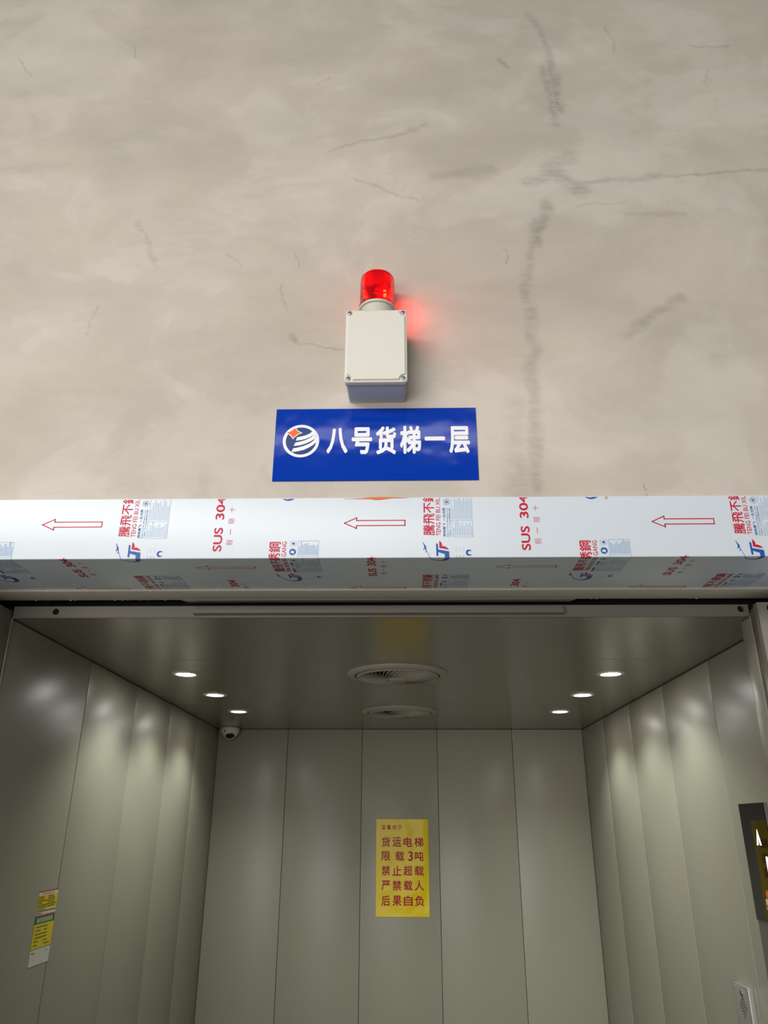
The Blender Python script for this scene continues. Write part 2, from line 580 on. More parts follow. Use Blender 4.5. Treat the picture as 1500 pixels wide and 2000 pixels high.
for (a, b) in seams_to_ranges(YF + 0.004, YB + 0.012, (1.10, 1.6915, 2.2925, 2.884)):
    part(MB().box(XL - 0.012, XR + 0.012, a, b, ZC, ZC + 0.012, M['cab_ceiling_shaded'], bevel=0.001, seg=1), 'ceiling_panel', cb)

# ------------------------------------------------------------------ film-wrapped lintel cladding
lin = thing('lintel_cladding', 'long steel lintel cover still wrapped in printed white protective film above the lift opening', 'lintel cover', ((OX0 + OX1) / 2, 0.0, LZB))
XA, XB = OX0 - 0.17, OX1 + 0.17
sheet = MB()
R_ = 0.003
prof = [(0.0015, LZT), (LY, LZT), (LY, LZB + R_)]
prof += [(LY + R_ - R_ * math.cos(math.radians(a)), LZB + R_ - R_ * math.sin(math.radians(a))) for a in (22, 45, 68)]
prof += [(LY + R_, LZB), (YS, LZB), (YS, LZB + 0.0015), (LY + R_ + 0.001, LZB + 0.0015), (LY + 0.0015, LZB + R_ + 0.001), (LY + 0.0015, LZT - 0.0015), (0.0015, LZT - 0.0015)]
sheet.prism_x(prof, XA, XB, M['film'])
part(sheet, 'film_sheet', lin, smooth=True)

HS = LZT - LZB
SMAX = HS + (YS - LY)


class Flat:
    """ink laid out on the unrolled sheet (x, s): s runs down the face and on under the soffit"""

    def __init__(self):
        self.lay = {}

    def add(self, vs, fs, ink, piece):
        V, F = self.lay.setdefault(piece, {}).setdefault(ink, ([], []))
        b = len(V)
        V += [tuple(v) for v in vs]
        F += [[i + b for i in f] for f in fs]

    def ink_mesh(self, piece):
        mb = MB()
        for depth, ink in enumerate(('film_red', 'film_pink', 'film_pale', 'film_blue', 'film_white')):
            if ink not in self.lay[piece]:
                continue
            V, F = self.lay[piece][ink]
            bm = bmesh.new()
            bv = [bm.verts.new((q_[0], q_[1], q_[2] if len(q_) > 2 else 0)) for q_ in V]
            for f in F:
                if len(set(f)) == len(f):
                    try:
                        bm.faces.new([bv[i] for i in f])
                    except ValueError:
                        pass
            for co, no in (((0, 0.002, 0), (0, -1, 0)), ((0, SMAX - 0.001, 0), (0, 1, 0)), ((XA, 0, 0), (-1, 0, 0)), ((XB, 0, 0), (1, 0, 0))):
                bmesh.ops.bisect_plane(bm, geom=bm.verts[:] + bm.edges[:] + bm.faces[:], plane_co=co, plane_no=no, clear_outer=True)
            bmesh.ops.bisect_plane(bm, geom=bm.verts[:] + bm.edges[:] + bm.faces[:], plane_co=(0, HS, 0), plane_no=(0, 1, 0))
            loose = [v for v in bm.verts if not v.link_faces]
            bmesh.ops.delete(bm, geom=loose, context='VERTS')
            e0 = 0.0002 + 0.00015 * depth
            for v in bm.verts:
                x, s, e = v.co.x, v.co.y, e0 + v.co.z
                if s <= HS + 1e-6:
                    v.co = (x, LY - e, LZT - s - (e if s > HS - 1e-5 else 0))
                else:
                    v.co = (x, LY + (s - HS), LZB - e)
            mb.bm(bm, M[ink])
        return mb


fl = Flat()


def block(x0, sb):
    """one repeat of the film print; (v right, u up) from its lower left corner"""
    def P(v, u):
        return (x0 + v, sb - u)

    def text(body, u0, u1, v0, v1, ink, bold=0.0, pc='maker_lettering'):
        vs, fs = glyphs(body, bold)
        fl.add([P(v1 - ty * (v1 - v0), u0 + tx * (u1 - u0)) + (tz,) for tx, ty, tz in vs], fs, ink, pc)

    def poly(pts, ink, pc='maker_emblem'):
        vs, fs = poly_fill(pts)
        fl.add([P(*p) for p in vs], fs, ink, pc)

    def line(pts, wd, ink, closed=False, pc='print_table'):
        vs, fs = outline_quads(pts, wd, closed)
        fl.add([P(*p) for p in vs], fs, ink, pc)

    # hollow arrow
    line([(-0.220, 0.1295), (-0.186, 0.1455), (-0.186, 0.1372), (-0.050, 0.1372), (-0.050, 0.1218), (-0.186, 0.1218), (-0.186, 0.1135)], 0.0031, 'film_red', True, 'printed_arrow')
    # maker's name, twice
    text('騰飛不銹鋼', 0.0915, 0.2575, 0.0, 0.0330, 'film_red', 0.016)
    text('TENG FEI BU XIU GANG', 0.0905, 0.2575, 0.0365, 0.0495, 'film_red', 0.012, 'romanised_lettering')
    text('拥有腾飞  一生光辉', 0.0875, 0.1745, 0.0555, 0.0635, 'film_blue', 0.01, 'slogan_lettering')
    text('http://www.tfbxgmy.com', 0.0865, 0.1750, 0.0665, 0.0715, 'film_blue', 0.0, 'slogan_lettering')
    text('产品出厂三十天必须撕保护膜!!', 0.0865, 0.1745, 0.0730, 0.0778, 'film_blue', 0.0, 'slogan_lettering')
    # round flower mark
    for k in range(5):
        a = 2 * math.pi * k / 5
        line(circle_pts(0.068 + 0.0055 * math.cos(a), 0.1925 + 0.0055 * math.sin(a), 0.0040, 14), 0.0007, 'film_blue', True, 'round_mark')
    poly(circle_pts(0.068, 0.1925, 0.0018, 12), 'film_blue', 'round_mark')
    # solid disc with a white figure
    poly(circle_pts(0.067, 0.2275, 0.0095, 32), 'film_blue', 'disc_mark')
    poly([(0.060, 0.226), (0.064, 0.2300), (0.068, 0.2330), (0.067, 0.2290), (0.073, 0.2290), (0.070, 0.2250), (0.072, 0.2215), (0.065, 0.2240)], 'film_white', 'disc_mark')
    # square mark
    line([(0.060, 0.2455), (0.060, 0.2585), (0.0760, 0.2585), (0.0760, 0.2455)], 0.0008, 'film_pale', True, 'square_mark')
    poly([(0.0635, 0.2505), (0.0635, 0.2535), (0.0665, 0.2535), (0.0665, 0.2555), (0.0715, 0.2555), (0.0715, 0.2485), (0.0665, 0.2485), (0.0665, 0.2505)], 'film_blue', 'square_mark')
    # table of small print
    a, b, c, d, r = 0.0815, 0.1390, 0.0865, 0.2600, 0.005
    rr = circle_pts(b - r, d - r, r, 6, 0, 90) + circle_pts(a + r, d - r, r, 6, 90, 180) + circle_pts(a + r, c + r, r, 6, 180, 270) + circle_pts(b - r, c + r, r, 6, 270, 360)
    line(rr, 0.0009, 'film_pale', True)
    line([(a, 0.1360), (b, 0.1360)], 0.0009, 'film_pale')
    line([(a, 0.2150), (b, 0.2150)], 0.0009, 'film_pale')
    for (ua, ub, n, wd, head) in ((0.0905, 0.1335, 11, 0.0016, True), (0.1400, 0.2110, 11, 0.0016, True), (0.2190, 0.2560, 12, 0.0024, False)):
        for i in range(n):
            v = 0.0855 + (0.1355 - 0.0855) * i / (n - 1)
            u = ua
            end = ua + (ub - ua) * (0.45 if (head and i == 0) else random.uniform(0.6, 1.0))
            while u < end:
                l = random.uniform(0.0015, 0.006)
                fl.add([P(v - wd / 2, u), P(v + wd / 2, u), P(v + wd / 2, u + l), P(v - wd / 2, u + l)], [[0, 1, 2, 3]], 'film_pale', 'print_table')
                u += l + random.uniform(0.0006, 0.0012)

    # winged letter mark with its aeroplane trail; q() turns drawing units into metres
    def q(zx, zy):
        return ((zx - 222) * 0.000127, 0.026 + (1480 - zy) * 0.000134)
    poly([q(500, 1168), q(540, 1180), q(545, 1303), q(782, 1345), q(785, 1480)] + [(0.0712, 0.020), (0.0690, 0.012), (0.0645, 0.006), (0.057, 0.0022), (0.048, 0.0004), (0.040, 0.0015), (0.031, 0.0062), (0.022, 0.0145), (0.0165, 0.0245)]
         + [(0.0185, 0.0250), (0.024, 0.0165), (0.032, 0.0095), (0.040, 0.0056), (0.048, 0.0058), (0.054, 0.0095), (0.0575, 0.0165), (0.0588, 0.026)]
         + [q(684, 1402), q(590, 1375), q(547, 1358), q(545, 1450), q(503, 1438)], 'film_blue')
    poly([q(570, 1105), q(600, 1130), q(622, 1160), q(634, 1192), q(632, 1218), q(622, 1232), q(650, 1226), q(690, 1233), q(735, 1257), q(765, 1285), q(780, 1308), q(570, 1270)], 'film_red')
    line([(0.0175, 0.0248), q(335, 1415), q(300, 1345)], 0.0012, 'film_blue', False, 'maker_emblem')
    poly([q(210, 1135), q(222, 1140), q(250, 1190), q(275, 1225), q(287, 1240), q(283, 1270), q(302, 1345), q(288, 1348), q(262, 1280), q(226, 1322), q(222, 1308), q(244, 1250), q(240, 1230)], 'film_blue')
    poly([q(262, 1368), q(258, 1360), q(284, 1332), q(294, 1345)], 'film_blue')
    # crescent mark and faint inspection ticks
    cx, cy, r = q(1212, 1375)[0], q(1212, 1375)[1], 0.0092
    poly(circle_pts(cx, cy, r, 28, 35, 325) + [(cx + 0.0040, cy - 0.0050), (cx + 0.0015, cy - 0.0062), (cx - 0.0045, cy), (cx + 0.0015, cy + 0.0062), (cx + 0.0040, cy + 0.0050)], 'film_blue', 'crescent_mark')
    for zx in (938, 1014, 1088):
        for zy in (1258, 1300, 1335, 1440, 1468, 1492):
            v, u = q(zx, zy)
            g = 0.0011 if zy < 1400 else 0.0016
            fl.add([P(v - g, u - g * 0.6), P(v + g, u - g * 0.6), P(v + g, u + g * 0.6), P(v - g, u + g * 0.6)], [[0, 1, 2, 3]], 'film_pale', 'inspection_ticks')
    # grade and warranty
    text('SUS', 0.0465, 0.1180, 0.2715, 0.2965, 'film_red', 0.022, 'grade_lettering')
    text('304', 0.1420, 0.2130, 0.2715, 0.2965, 'film_red', 0.022, 'grade_number')
    for ch, u0, u1, v0, v1 in (('假', 0.0640, 0.0815, 0.3085, 0.3265), ('一', 0.0965, 0.1130, 0.3165, 0.3185), ('赔', 0.1290, 0.1460, 0.3085, 0.3265), ('十', 0.1640, 0.1810, 0.3080, 0.3265)):
        text(ch, u0, u1, v0, v1, 'film_pink', 0.0, 'warranty_lettering')


for k in range(-1, 3):
    for xo, sb in ((-0.799, 0.207), (-0.799, 0.590), (-0.3705, 0.390), (-0.3705, 0.009)):
        fl.lay = {}
        block(xo + 0.8575 * k, sb)
        for piece in list(fl.lay):
            ink = fl.ink_mesh(piece)
            # keep only what stands where the opening shows it
            if ink.v and max(p[0] for p in ink.v) > OX0 - 0.05 and min(p[0] for p in ink.v) < OX1 + 0.05:
                part(ink, piece, lin, fix=False)
MB_ = MB()
vs, fs = poly_fill([(-0.165, 2.4150), (-0.12, 2.4165), (-0.085, 2.4200), (-0.06, 2.4205), (0.0, 2.4185), (0.02, 2.4170), (-0.03, 2.4160), (-0.055, 2.4120), (-0.075, 2.4110), (-0.09, 2.4140), (-0.13, 2.4145)])
n_ = len(vs)
MB_.add([(x, LY - 0.0012, z) for x, z in vs] + [(x, LY + 0.003, z) for x, z in vs], fs + [[i + n_ for i in f[::-1]] for f in fs] + [[i, (i + 1) % n_, n_ + (i + 1) % n_, n_ + i] for i in range(n_)], M['orange'])
part(MB_, 'sealant_smear', lin, label='orange smear of sealant')
part(MB().box(0.5725, 0.5785, LY - 0.004, LY + 0.004, 2.4105, 2.4195, M['putty'], bevel=0.0015), 'putty_crumb', lin)

for nm, xa, xb, sgn, lab in (('jamb_cladding', OX0 - 0.17, OX0, 1, 'film-wrapped steel jamb cover at the left edge of the lift opening'), ('jamb_cladding', OX1, OX1 + 0.17, -1, 'film-wrapped steel jamb cover at the right edge of the lift opening')):
    j = MB()
    xin = xb if sgn > 0 else xa
    j.box(xa, xb, LY, LY + 0.0015, 0.002, LZB - 0.0015, M['film'])
    j.box(min(xin, xin - sgn * 0.0015), max(xin, xin - sgn * 0.0015), LY, YS, 0.002, LZB - 0.0015, M['film'])
    tag(j.build(nm), lab, 'jamb cover', 'film-wrapped jamb covers')

# ------------------------------------------------------------------ landing door header under the soffit
hd = thing('landing_header', 'beige steel door header rail running just under the film-wrapped lintel', 'door header', (-0.09, YS, LZB))
h = MB()
h.prism_x([(YS + 0.001, 2.2395), (YS + 0.001, 2.2325), (YS + 0.006, 2.2295), (0.366, 2.2295), (0.366, 2.2425), (YS + 0.0015, 2.2425)], XL - 0.25, XR + 0.25, M['rail'])
part(h, 'rail', hd, smooth=True)
h = MB()
vs = []
h.add([(-0.715, 0.3655, 2.2292), (0.555, 0.3655, 2.2292), (0.541, 0.3975, 2.2292), (-0.700, 0.3975, 2.2292), (-0.715, 0.3655, 2.2402), (0.555, 0.3655, 2.2402), (0.541, 0.3975, 2.2402), (-0.700, 0.3975, 2.2402)],
      [[0, 1, 2, 3], [4, 5, 6, 7], [0, 1, 5, 4], [1, 2, 6, 5], [2, 3, 7, 6], [3, 0, 4, 7]], M['header'])
h.box(-0.712, 0.552, 0.3640, 0.3665, 2.2270, 2.2300, M['header'], bevel=0.0007)
part(h, 'hanger_plate', hd)
# chips of paint and plaster dust along the rail
sp = MB()
for i in range(46):
    x = random.choice((random.uniform(-1.2, -0.75), random.uniform(0.05, 1.0), random.uniform(-1.1, 1.0)))
    yy, zz = random.choice(((YS + 0.0005, random.uniform(2.2310, 2.2345)), (0.3662, 2.2292)))
    s_ = random.uniform(0.0012, 0.003)
    sp.box(x, x + s_ * 1.6, yy - s_ * 0.4, yy + s_ * 0.4, zz - s_ * 0.5, zz + s_ * 0.5, M['white'], bevel=s_ * 0.25, seg=1)
part(sp, 'paint_chips', hd, label='white crumbs of paint', kind='stuff')

# landing door jambs
for xa, xb, lab in ((-1.42, -1.285, 'slim beige landing door jamb at the far left edge of the opening'), (1.080, 1.20, 'slim beige landing door jamb at the right edge, beside the lift control panel')):
    t = thing('landing_jamb', lab, 'door jamb', ((xa + xb) / 2, YS, 0), 'landing door jambs')
    j = MB().box(xa, xb, YS + 0.0015, 0.31, 0.0, 2.192, M['header'], bevel=0.004, seg=2)
    part(j, 'jamb_post', t, smooth=True)
    xe = xb - 0.001 if xa < 0 else xa - 0.0016
    part(MB().box(xe, xe + 0.0026, YS + 0.0005, YS + 0.006, 0.0, 2.190, M['header'], bevel=0.0008), 'edge_strip', t)
    if xa > 0:
        part(MB().lathe([(0.0, 0.0), (0.011, 0.0)], M['hole'], (1.1165, YS + 0.001, 2.172), 24, 'Y'), 'bolt_hole', t)

# ------------------------------------------------------------------ cab header and posts
ch = thing('cab_header', 'grey steel cross header across the cab front, bolt hole near each end', 'cab header', (-0.08, YF, ZC))
h = MB()
hx0, hx1 = XL + 0.002, 1.1180
holes = ((-1.1441, 2.2060), (1.0939, 2.2095))
hz0, hz1 = ZC - 0.0005, 2.2240
bm = bmesh.new()
# face with two punched holes: a ring of quads round each hole, plain strips elsewhere
xs = [hx0]
for hxc, hzc in holes:
    half = 0.016
    ring_o = [(hxc - half, hz0), (hxc, hz0), (hxc + half, hz0), (hxc + half, hzc), (hxc + half, hz1), (hxc, hz1), (hxc - half, hz1), (hxc - half, hzc)]
    N_ = 32
    inner = [(hxc + 0.0108 * math.cos(2 * math.pi * i / N_ - math.pi * 0.75), hzc + 0.0108 * math.sin(2 * math.pi * i / N_ - math.pi * 0.75)) for i in range(N_)]
    outer = []
    for i in range(N_):
        k = i / N_ * 8
        a, b = ring_o[int(k) % 8], ring_o[(int(k) + 1) % 8]
        f = k - int(k)
        outer.append((a[0] + (b[0] - a[0]) * f, a[1] + (b[1] - a[1]) * f))
    V = [(x, YF, z) for x, z in outer] + [(x, YF, z) for x, z in inner] + [(x, YF + 0.012, z) for x, z in inner]
    F = [[i, (i + 1) % N_, N_ + (i + 1) % N_, N_ + i] for i in range(N_)] + [[N_ + i, N_ + (i + 1) % N_, 2 * N_ + (i + 1) % N_, 2 * N_ + i] for i in range(N_)]
    h.add(V, F, M['header'])
    h.add([(x, YF + 0.012, z) for x, z in inner], [list(range(N_))], M['hole'])
    xs += [hxc - half, hxc + half]
xs.append(hx1)
bm.free()
for i in range(0, 6, 2):
    h.add([(xs[i], YF, hz0), (xs[i + 1], YF, hz0), (xs[i + 1], YF, hz1), (xs[i], YF, hz1)], [[0, 1, 2, 3]], M['header'])
h.box(hx0, hx1, YF + 0.001, YF + 0.03, hz1 - 0.0015, hz1, M['header'])
part(h, 'header_face', ch)
part(MB().box(hx0, hx1, YF - 0.0035, YF + 0.006, hz0 - 0.0015, hz0 + 0.0025, M['header'], bevel=0.0012), 'header_lip', ch)
h = MB()
prof = [(YF - 0.001, 2.2190), (0.401, 2.2190), (0.399, 2.2160), (0.399, 2.2040), (0.392, 2.2015), (0.392, 2.1945), (0.395, 2.1920), (YF - 0.001, 2.1920)]
h.prism_x(prof, -0.6817, 0.5181, M['header'])
part(h, 'cross_channel', ch, smooth=True)

t = thing('cab_post', 'dark grey cab door post at the left edge of the lift opening', 'door post', (-1.34, 0.36, 0), 'cab door posts')
part(MB().box(XL - 0.11, XL + 0.0005, 0.318, 0.4215, 0.0, 2.2085, M['header'], bevel=0.003), 'post_body', t, smooth=True)
part(MB().box(XL + 0.0005, XL + 0.004, 0.4175, 0.4225, 0.0, 2.186, M['cab'], bevel=0.001), 'edge_strip', t, label='bright folded edge')
part(MB().lathe([(0.0, 0.0), (0.0115, 0.0)], M['hole'], (XL + 0.0012, 0.328, 2.118), 24, 'X'), 'bolt_hole', t)
t = thing('cab_post', 'beige cab door post behind the right landing jamb', 'door post', (1.18, 0.37, 0), 'cab door posts')
part(MB().box(1.1195, 1.26, 0.322, 0.4165, 0.0, 2.205, M['header'], bevel=0.003), 'post_body', t, smooth=True)
part(MB().box(1.1155, 1.1195, 0.4165, 0.4225, 0.0, 2.186, M['cab'], bevel=0.001), 'edge_strip', t, label='bright folded edge')
t = MB().box(1.1188, XR + 0.01, 0.4240, 0.5000, 0.0, ZC - 0.001, M['cab'], bevel=0.003, seg=2).build('return_column', smooth=True)
tag(t, 'narrow grey return column inside the cab at its front right corner', 'column')

# ------------------------------------------------------------------ alarm beacon
bx0, bx1, bz0, bz1 = -0.1637, 0.0178, 2.7335, 2.9850
cxm = (bx0 + bx1) / 2
al = thing('alarm_beacon', 'white plastic alarm box with a lit red beacon on top, above the blue sign', 'warning light', (cxm, 0.0, bz0))
b = MB()


def rrect(x0, x1, z0, z1, r, n=6):
    return (circle_pts(x1 - r, z1 - r, r, n, 0, 90) + circle_pts(x0 + r, z1 - r, r, n, 90, 180) + circle_pts(x0 + r, z0 + r, r, n, 180, 270) + circle_pts(x1 - r, z0 + r, r, n, 270, 360))


def loft(mb, rings, material, cap0=True, cap1=True):
    n = len(rings[0])
    V = [p for r_ in rings for p in r_]
    F = []
    for k in range(len(rings) - 1):
        F += [[k * n + i, k * n + (i + 1) % n, (k + 1) * n + (i + 1) % n, (k + 1) * n + i] for i in range(n)]
    if cap0:
        F.append(list(range(n)))
    if cap1:
        F.append(list(range((len(rings) - 1) * n, len(rings) * n))[::-1])
    return mb.add(V, F, material)


def ring(x0, x1, z0, z1, r, y):
    return [(x, y, z) for x, z in rrect(x0, x1, z0, z1, r)]


i1, i2 = 0.0055, 0.0030
loft(b, [ring(bx0 + i1, bx1 - i1, bz0 + 0.0050, bz1 - 0.004, 0.008, 0.0), ring(bx0 + i1, bx1 - i1, bz0 + 0.0050, bz1 - 0.004, 0.008, -0.004), ring(bx0 + i2, bx1 - i2, bz0 + 0.0030, bz1 - 0.0025, 0.008, -0.104)], M['box_body'])
part(b, 'enclosure', al, smooth=True)
b = MB()
loft(b, [ring(bx0 + 0.0016, bx1 - 0.0016, bz0 + 0.0012, bz1 - 0.0012, 0.008, -0.103), ring(bx0 + 0.0003, bx1 - 0.0003, bz0, bz1 - 0.0004, 0.009, -0.1045), ring(bx0 + 0.0003, bx1 - 0.0003, bz0, bz1 - 0.0004, 0.009, -0.1075), ring(bx0 + 0.002, bx1 - 0.002, bz0 + 0.0016, bz1 - 0.0016, 0.008, -0.1090)], M['gasket'])
part(b, 'sealing_rim', al, smooth=True)
# lid: flange plus raised panel with a notch at each corner
b = MB()
fy, py = -0.1262, -0.1335
loft(b, [ring(bx0 + 0.0012, bx1 - 0.0012, bz0 + 0.001, bz1 - 0.001, 0.009, -0.1085), ring(bx0, bx1, bz0, bz1, 0.010, -0.1120), ring(bx0, bx1, bz0, bz1, 0.010, fy + 0.002), ring(bx0 + 0.0022, bx1 - 0.0022, bz0 + 0.0022, bz1 - 0.0022, 0.009, fy)], M['box'])


def notched(x0, x1, z0, z1, c):
    P_ = []
    for (cx_, cz_, a0) in ((x1, z1, 0), (x0, z1, 90), (x0, z0, 180), (x1, z0, 270)):
        # concave quarter round each corner, entered and left with a small fillet
        arc = circle_pts(cx_ - c * 0.08 * (1 if cx_ == x1 else -1), cz_ - c * 0.08 * (1 if cz_ == z1 else -1), c, 8, a0 + 270 - 4, a0 + 180 + 4)
        P_ += arc
    return P_


npts = notched(bx0 + 0.0030, bx1 - 0.0030, bz0 + 0.0032, bz1 - 0.0032, 0.0195)
npts2 = notched(bx0 + 0.0045, bx1 - 0.0045, bz0 + 0.0047, bz1 - 0.0047, 0.0195)
loft(b, [[(x, fy + 0.0005, z) for x, z in npts], [(x, fy - 0.0040, z) for x, z in npts], [(x, py + 0.002, z) for x, z in npts2]], M['box'], cap0=False, cap1=False)
vs, fs = poly_fill(npts2)
b.add([(x, py + 0.002, z) for x, z in vs], fs, M['box'])
lid = part(b, 'lid', al)
for sx in (bx0 + 0.0115, bx1 - 0.0115):
    for sz in (bz0 + 0.0120, bz1 - 0.0110):
        s_ = MB()
        s_.lathe([(0.0078, fy + 0.0004), (0.0078, fy - 0.0010), (0.0062, fy - 0.0012), (0.0060, fy + 0.0002)], M['gasket'], (sx, 0, sz), 24, 'Y')
        s_.lathe([(0.0048, fy + 0.001), (0.0048, fy - 0.0012), (0.0036, fy - 0.0022), (0.0, fy - 0.0024)], M['screw'], (sx, 0, sz), 20, 'Y')
        ang = random.uniform(0.2, 1.2)
        for k in range(2):
            a = ang + k * math.pi / 2
            d_ = Vector((math.cos(a), math.sin(a)))
            n2 = Vector((-d_.y, d_.x)) * 0.00065
            q_ = [d_ * 0.0036 + n2, d_ * 0.0036 - n2, -d_ * 0.0036 - n2, -d_ * 0.0036 + n2]
            s_.add([(sx + p_.x, fy - 0.0026, sz + p_.y) for p_ in q_], [[0, 1, 2, 3]], M['slot'])
        part(s_, 'screw', lid, smooth=True, fix=False)
# beacon on the box top
BX, BY = -0.0727, -0.0660
b = MB().lathe([(0.0, 2.9835), (0.0500, 2.9835), (0.0505, 2.9900), (0.0510, 3.0190), (0.0495, 3.0200), (0.0495, 3.0225), (0.0560, 3.0240), (0.0572, 3.0262), (0.0572, 3.0300), (0.0, 3.0300)], M['collar'], (BX, BY, 0), 64)
part(b, 'collar', al, smooth=True)
dome_o = [(0.0570, 3.0302), (0.0570, 3.0400), (0.0560, 3.0425), (0.0550, 3.0480)]
for i in range(9):
    dome_o.append((0.0545 - 0.0015 * i / 8, 3.0490 + (3.1390 - 3.0490) * i / 8))
for a in range(12, 91, 13):
    dome_o.append((0.0370 + 0.0160 * math.cos(math.radians(a)), 3.1390 + 0.0140 * math.sin(math.radians(a))))
dome_o.append((0.0, 3.1555))
b = MB().lathe(dome_o, M['lens'], (BX, BY, 0), 128, ripple=-0.004)
part(b, 'lens_dome', al, smooth=True, label='glowing red ribbed lens')
# lamp inside the lens: drum, mirror plate and lit elements
b = MB().lathe([(0.0, 3.0302), (0.034, 3.0302), (0.034, 3.0370), (0.020, 3.0380), (0.020, 3.1150), (0.0, 3.1180)], M['lamp_core'], (BX, BY, 0), 32)
core = part(b, 'lamp_core', al, smooth=True)
for (lx, lz, wd, ht, mm) in ((0.0235, 3.0730, 0.0080, 0.0042, 'led'), (0.0245, 3.0600, 0.0088, 0.0034, 'led'), (0.0235, 3.0530, 0.0080, 0.0038, 'led'), (0.0030, 3.0740, 0.0200, 0.0030, 'led_red'), (0.0020, 3.0610, 0.0220, 0.0034, 'led_red')):
    yy = BY - math.sqrt(max(0.0, 0.046 ** 2 - lx ** 2))
    e_ = MB().box(BX + lx - wd / 2, BX + lx + wd / 2, yy - 0.001, yy + 0.004, lz - ht / 2, lz + ht / 2, M[mm], bevel=0.0008)
    part(e_, 'lamp_element', core)
d = bpy.data.lights.new('beacon_lamp', 'SPOT')
d.energy, d.color, d.spot_size, d.spot_blend, d.shadow_soft_size = 3.4, (1.0, 0.02, 0.04), math.radians(140), 1.0, 0.014
lo = bpy.data.objects.new('beacon_lamp', d)
COL.objects.link(lo)
lo.location = (BX + 0.026, BY + 0.012, 3.062)
lo.rotation_euler = (Vector((0.040, 0.0, 3.030)) - Vector(lo.location)).to_track_quat('-Z', 'Y').to_euler()

d = bpy.data.lights.new('beacon_glow', 'POINT')
d.energy, d.color, d.shadow_soft_size = 0.2, (1.0, 0.03, 0.04), 0.012
lo = bpy.data.objects.new('beacon_glow', d)
COL.objects.link(lo)
lo.location = (BX - 0.004, BY + 0.034, 3.062)

# ------------------------------------------------------------------ blue floor sign
SX0, SX1, SZ0, SZ1 = -0.3763, 0.2224, 2.4786, 2.7176
sg = thing('floor_sign', 'blue rectangular sign with white characters and a round emblem, below the alarm box', 'sign', ((SX0 + SX1) / 2, 0.0, SZ0))
part(MB().box(SX0, SX1, -0.0042, -0.0005, SZ0, SZ1, M['sign_blue'], bevel=0.0006, seg=1), 'sign_plate', sg)
SPY = -0.0045


def sx_(px):
    return SX0 + (px - 90) / 1313 * (SX1 - SX0)


def sz_(py):
    t_ = (py - 65) / 466
    return SZ1 - (t_ * 0.985 + 0.015 * t_ * t_) * (SZ1 - SZ0)


lt = MB()
for chx, xa, xb, ya, yb2 in (('八', 430, 567, 195, 362), ('号', 592, 725, 192, 367), ('货', 748, 880, 187, 370), ('梯', 905, 1042, 185, 367), ('一', 1065, 1197, 257, 283), ('层', 1222, 1357, 190, 367)):
    vs, fs = glyphs(chx, 0.036)
    X0, X1, Z0, Z1 = sx_(xa), sx_(xb), sz_(yb2), sz_(ya)
    lt.add([(X0 + tx * (X1 - X0), SPY - 0.0003 - tz, Z0 + ty * (Z1 - Z0)) for tx, ty, tz in vs], fs, M['sign_white'])
part(lt, 'white_lettering', sg, fix=False)
em = MB()
EX, EZ, ER = sx_(262), sz_(279), 0.0547


def emb(pts, material, lift):
    vs, fs = poly_fill(pts)
    em.add([(EX + x * ER, SPY - 0.0003 * lift, EZ + z * ER) for x, z in vs], fs, material)


def dr(*pp):
    return [((x - 515) / 273, (630 - y) / 245) for x, y in pp]


emb(circle_pts(0, 0, 0.99, 72), M['sign_white'], 1)
emb(circle_pts(0, 0, 0.825, 72), M['sign_navy'], 2)
emb(dr((455, 575), (520, 563), (580, 548), (640, 522), (676, 490), (685, 465), (722, 500), (712, 525), (690, 548), (640, 578), (580, 602), (510, 618), (440, 626)), M['sign_white'], 3)
emb(dr((432, 655), (500, 642), (560, 626), (620, 602), (670, 572), (705, 540), (718, 505), (745, 560), (735, 580), (700, 612), (640, 648), (560, 680), (490, 697), (412, 706)), M['sign_white'], 3)
emb(dr((405, 740), (480, 727), (560, 706), (640, 672), (700, 630), (735, 580), (738, 548), (765, 600), (750, 640), (700, 690), (640, 728), (560, 765), (480, 783), (383, 797)), M['sign_white'], 3)
for scale_, mm, lf in ((1.22, 'sign_white', 4), (1.0, 'sign_orange', 5)):
    T_, R2, B2, L2, C_ = (416, 435), (512, 510), (396, 592), (300, 508), (406, 511)
    out_ = []
    for a_, b_ in ((T_, R2), (R2, B2), (B2, L2), (L2, T_)):
        for k in range(8):
            t_ = k / 8
            mid = ((a_[0] + b_[0]) / 2 * 0.42 + C_[0] * 0.58 + (a_[0] + b_[0] - 2 * C_[0]) * 0.10, (a_[1] + b_[1]) / 2 * 0.42 + C_[1] * 0.58 + (a_[1] + b_[1] - 2 * C_[1]) * 0.10)
            x = (1 - t_) ** 2 * a_[0] + 2 * t_ * (1 - t_) * mid[0] + t_ ** 2 * b_[0]
            y = (1 - t_) ** 2 * a_[1] + 2 * t_ * (1 - t_) * mid[1] + t_ ** 2 * b_[1]
            out_.append((C_[0] + (x - C_[0]) * scale_, C_[1] + (y - C_[1]) * scale_))
    emb(dr(*out_), M[mm], lf)
part(em, 'emblem', sg, fix=False, label='round white, navy and orange emblem')

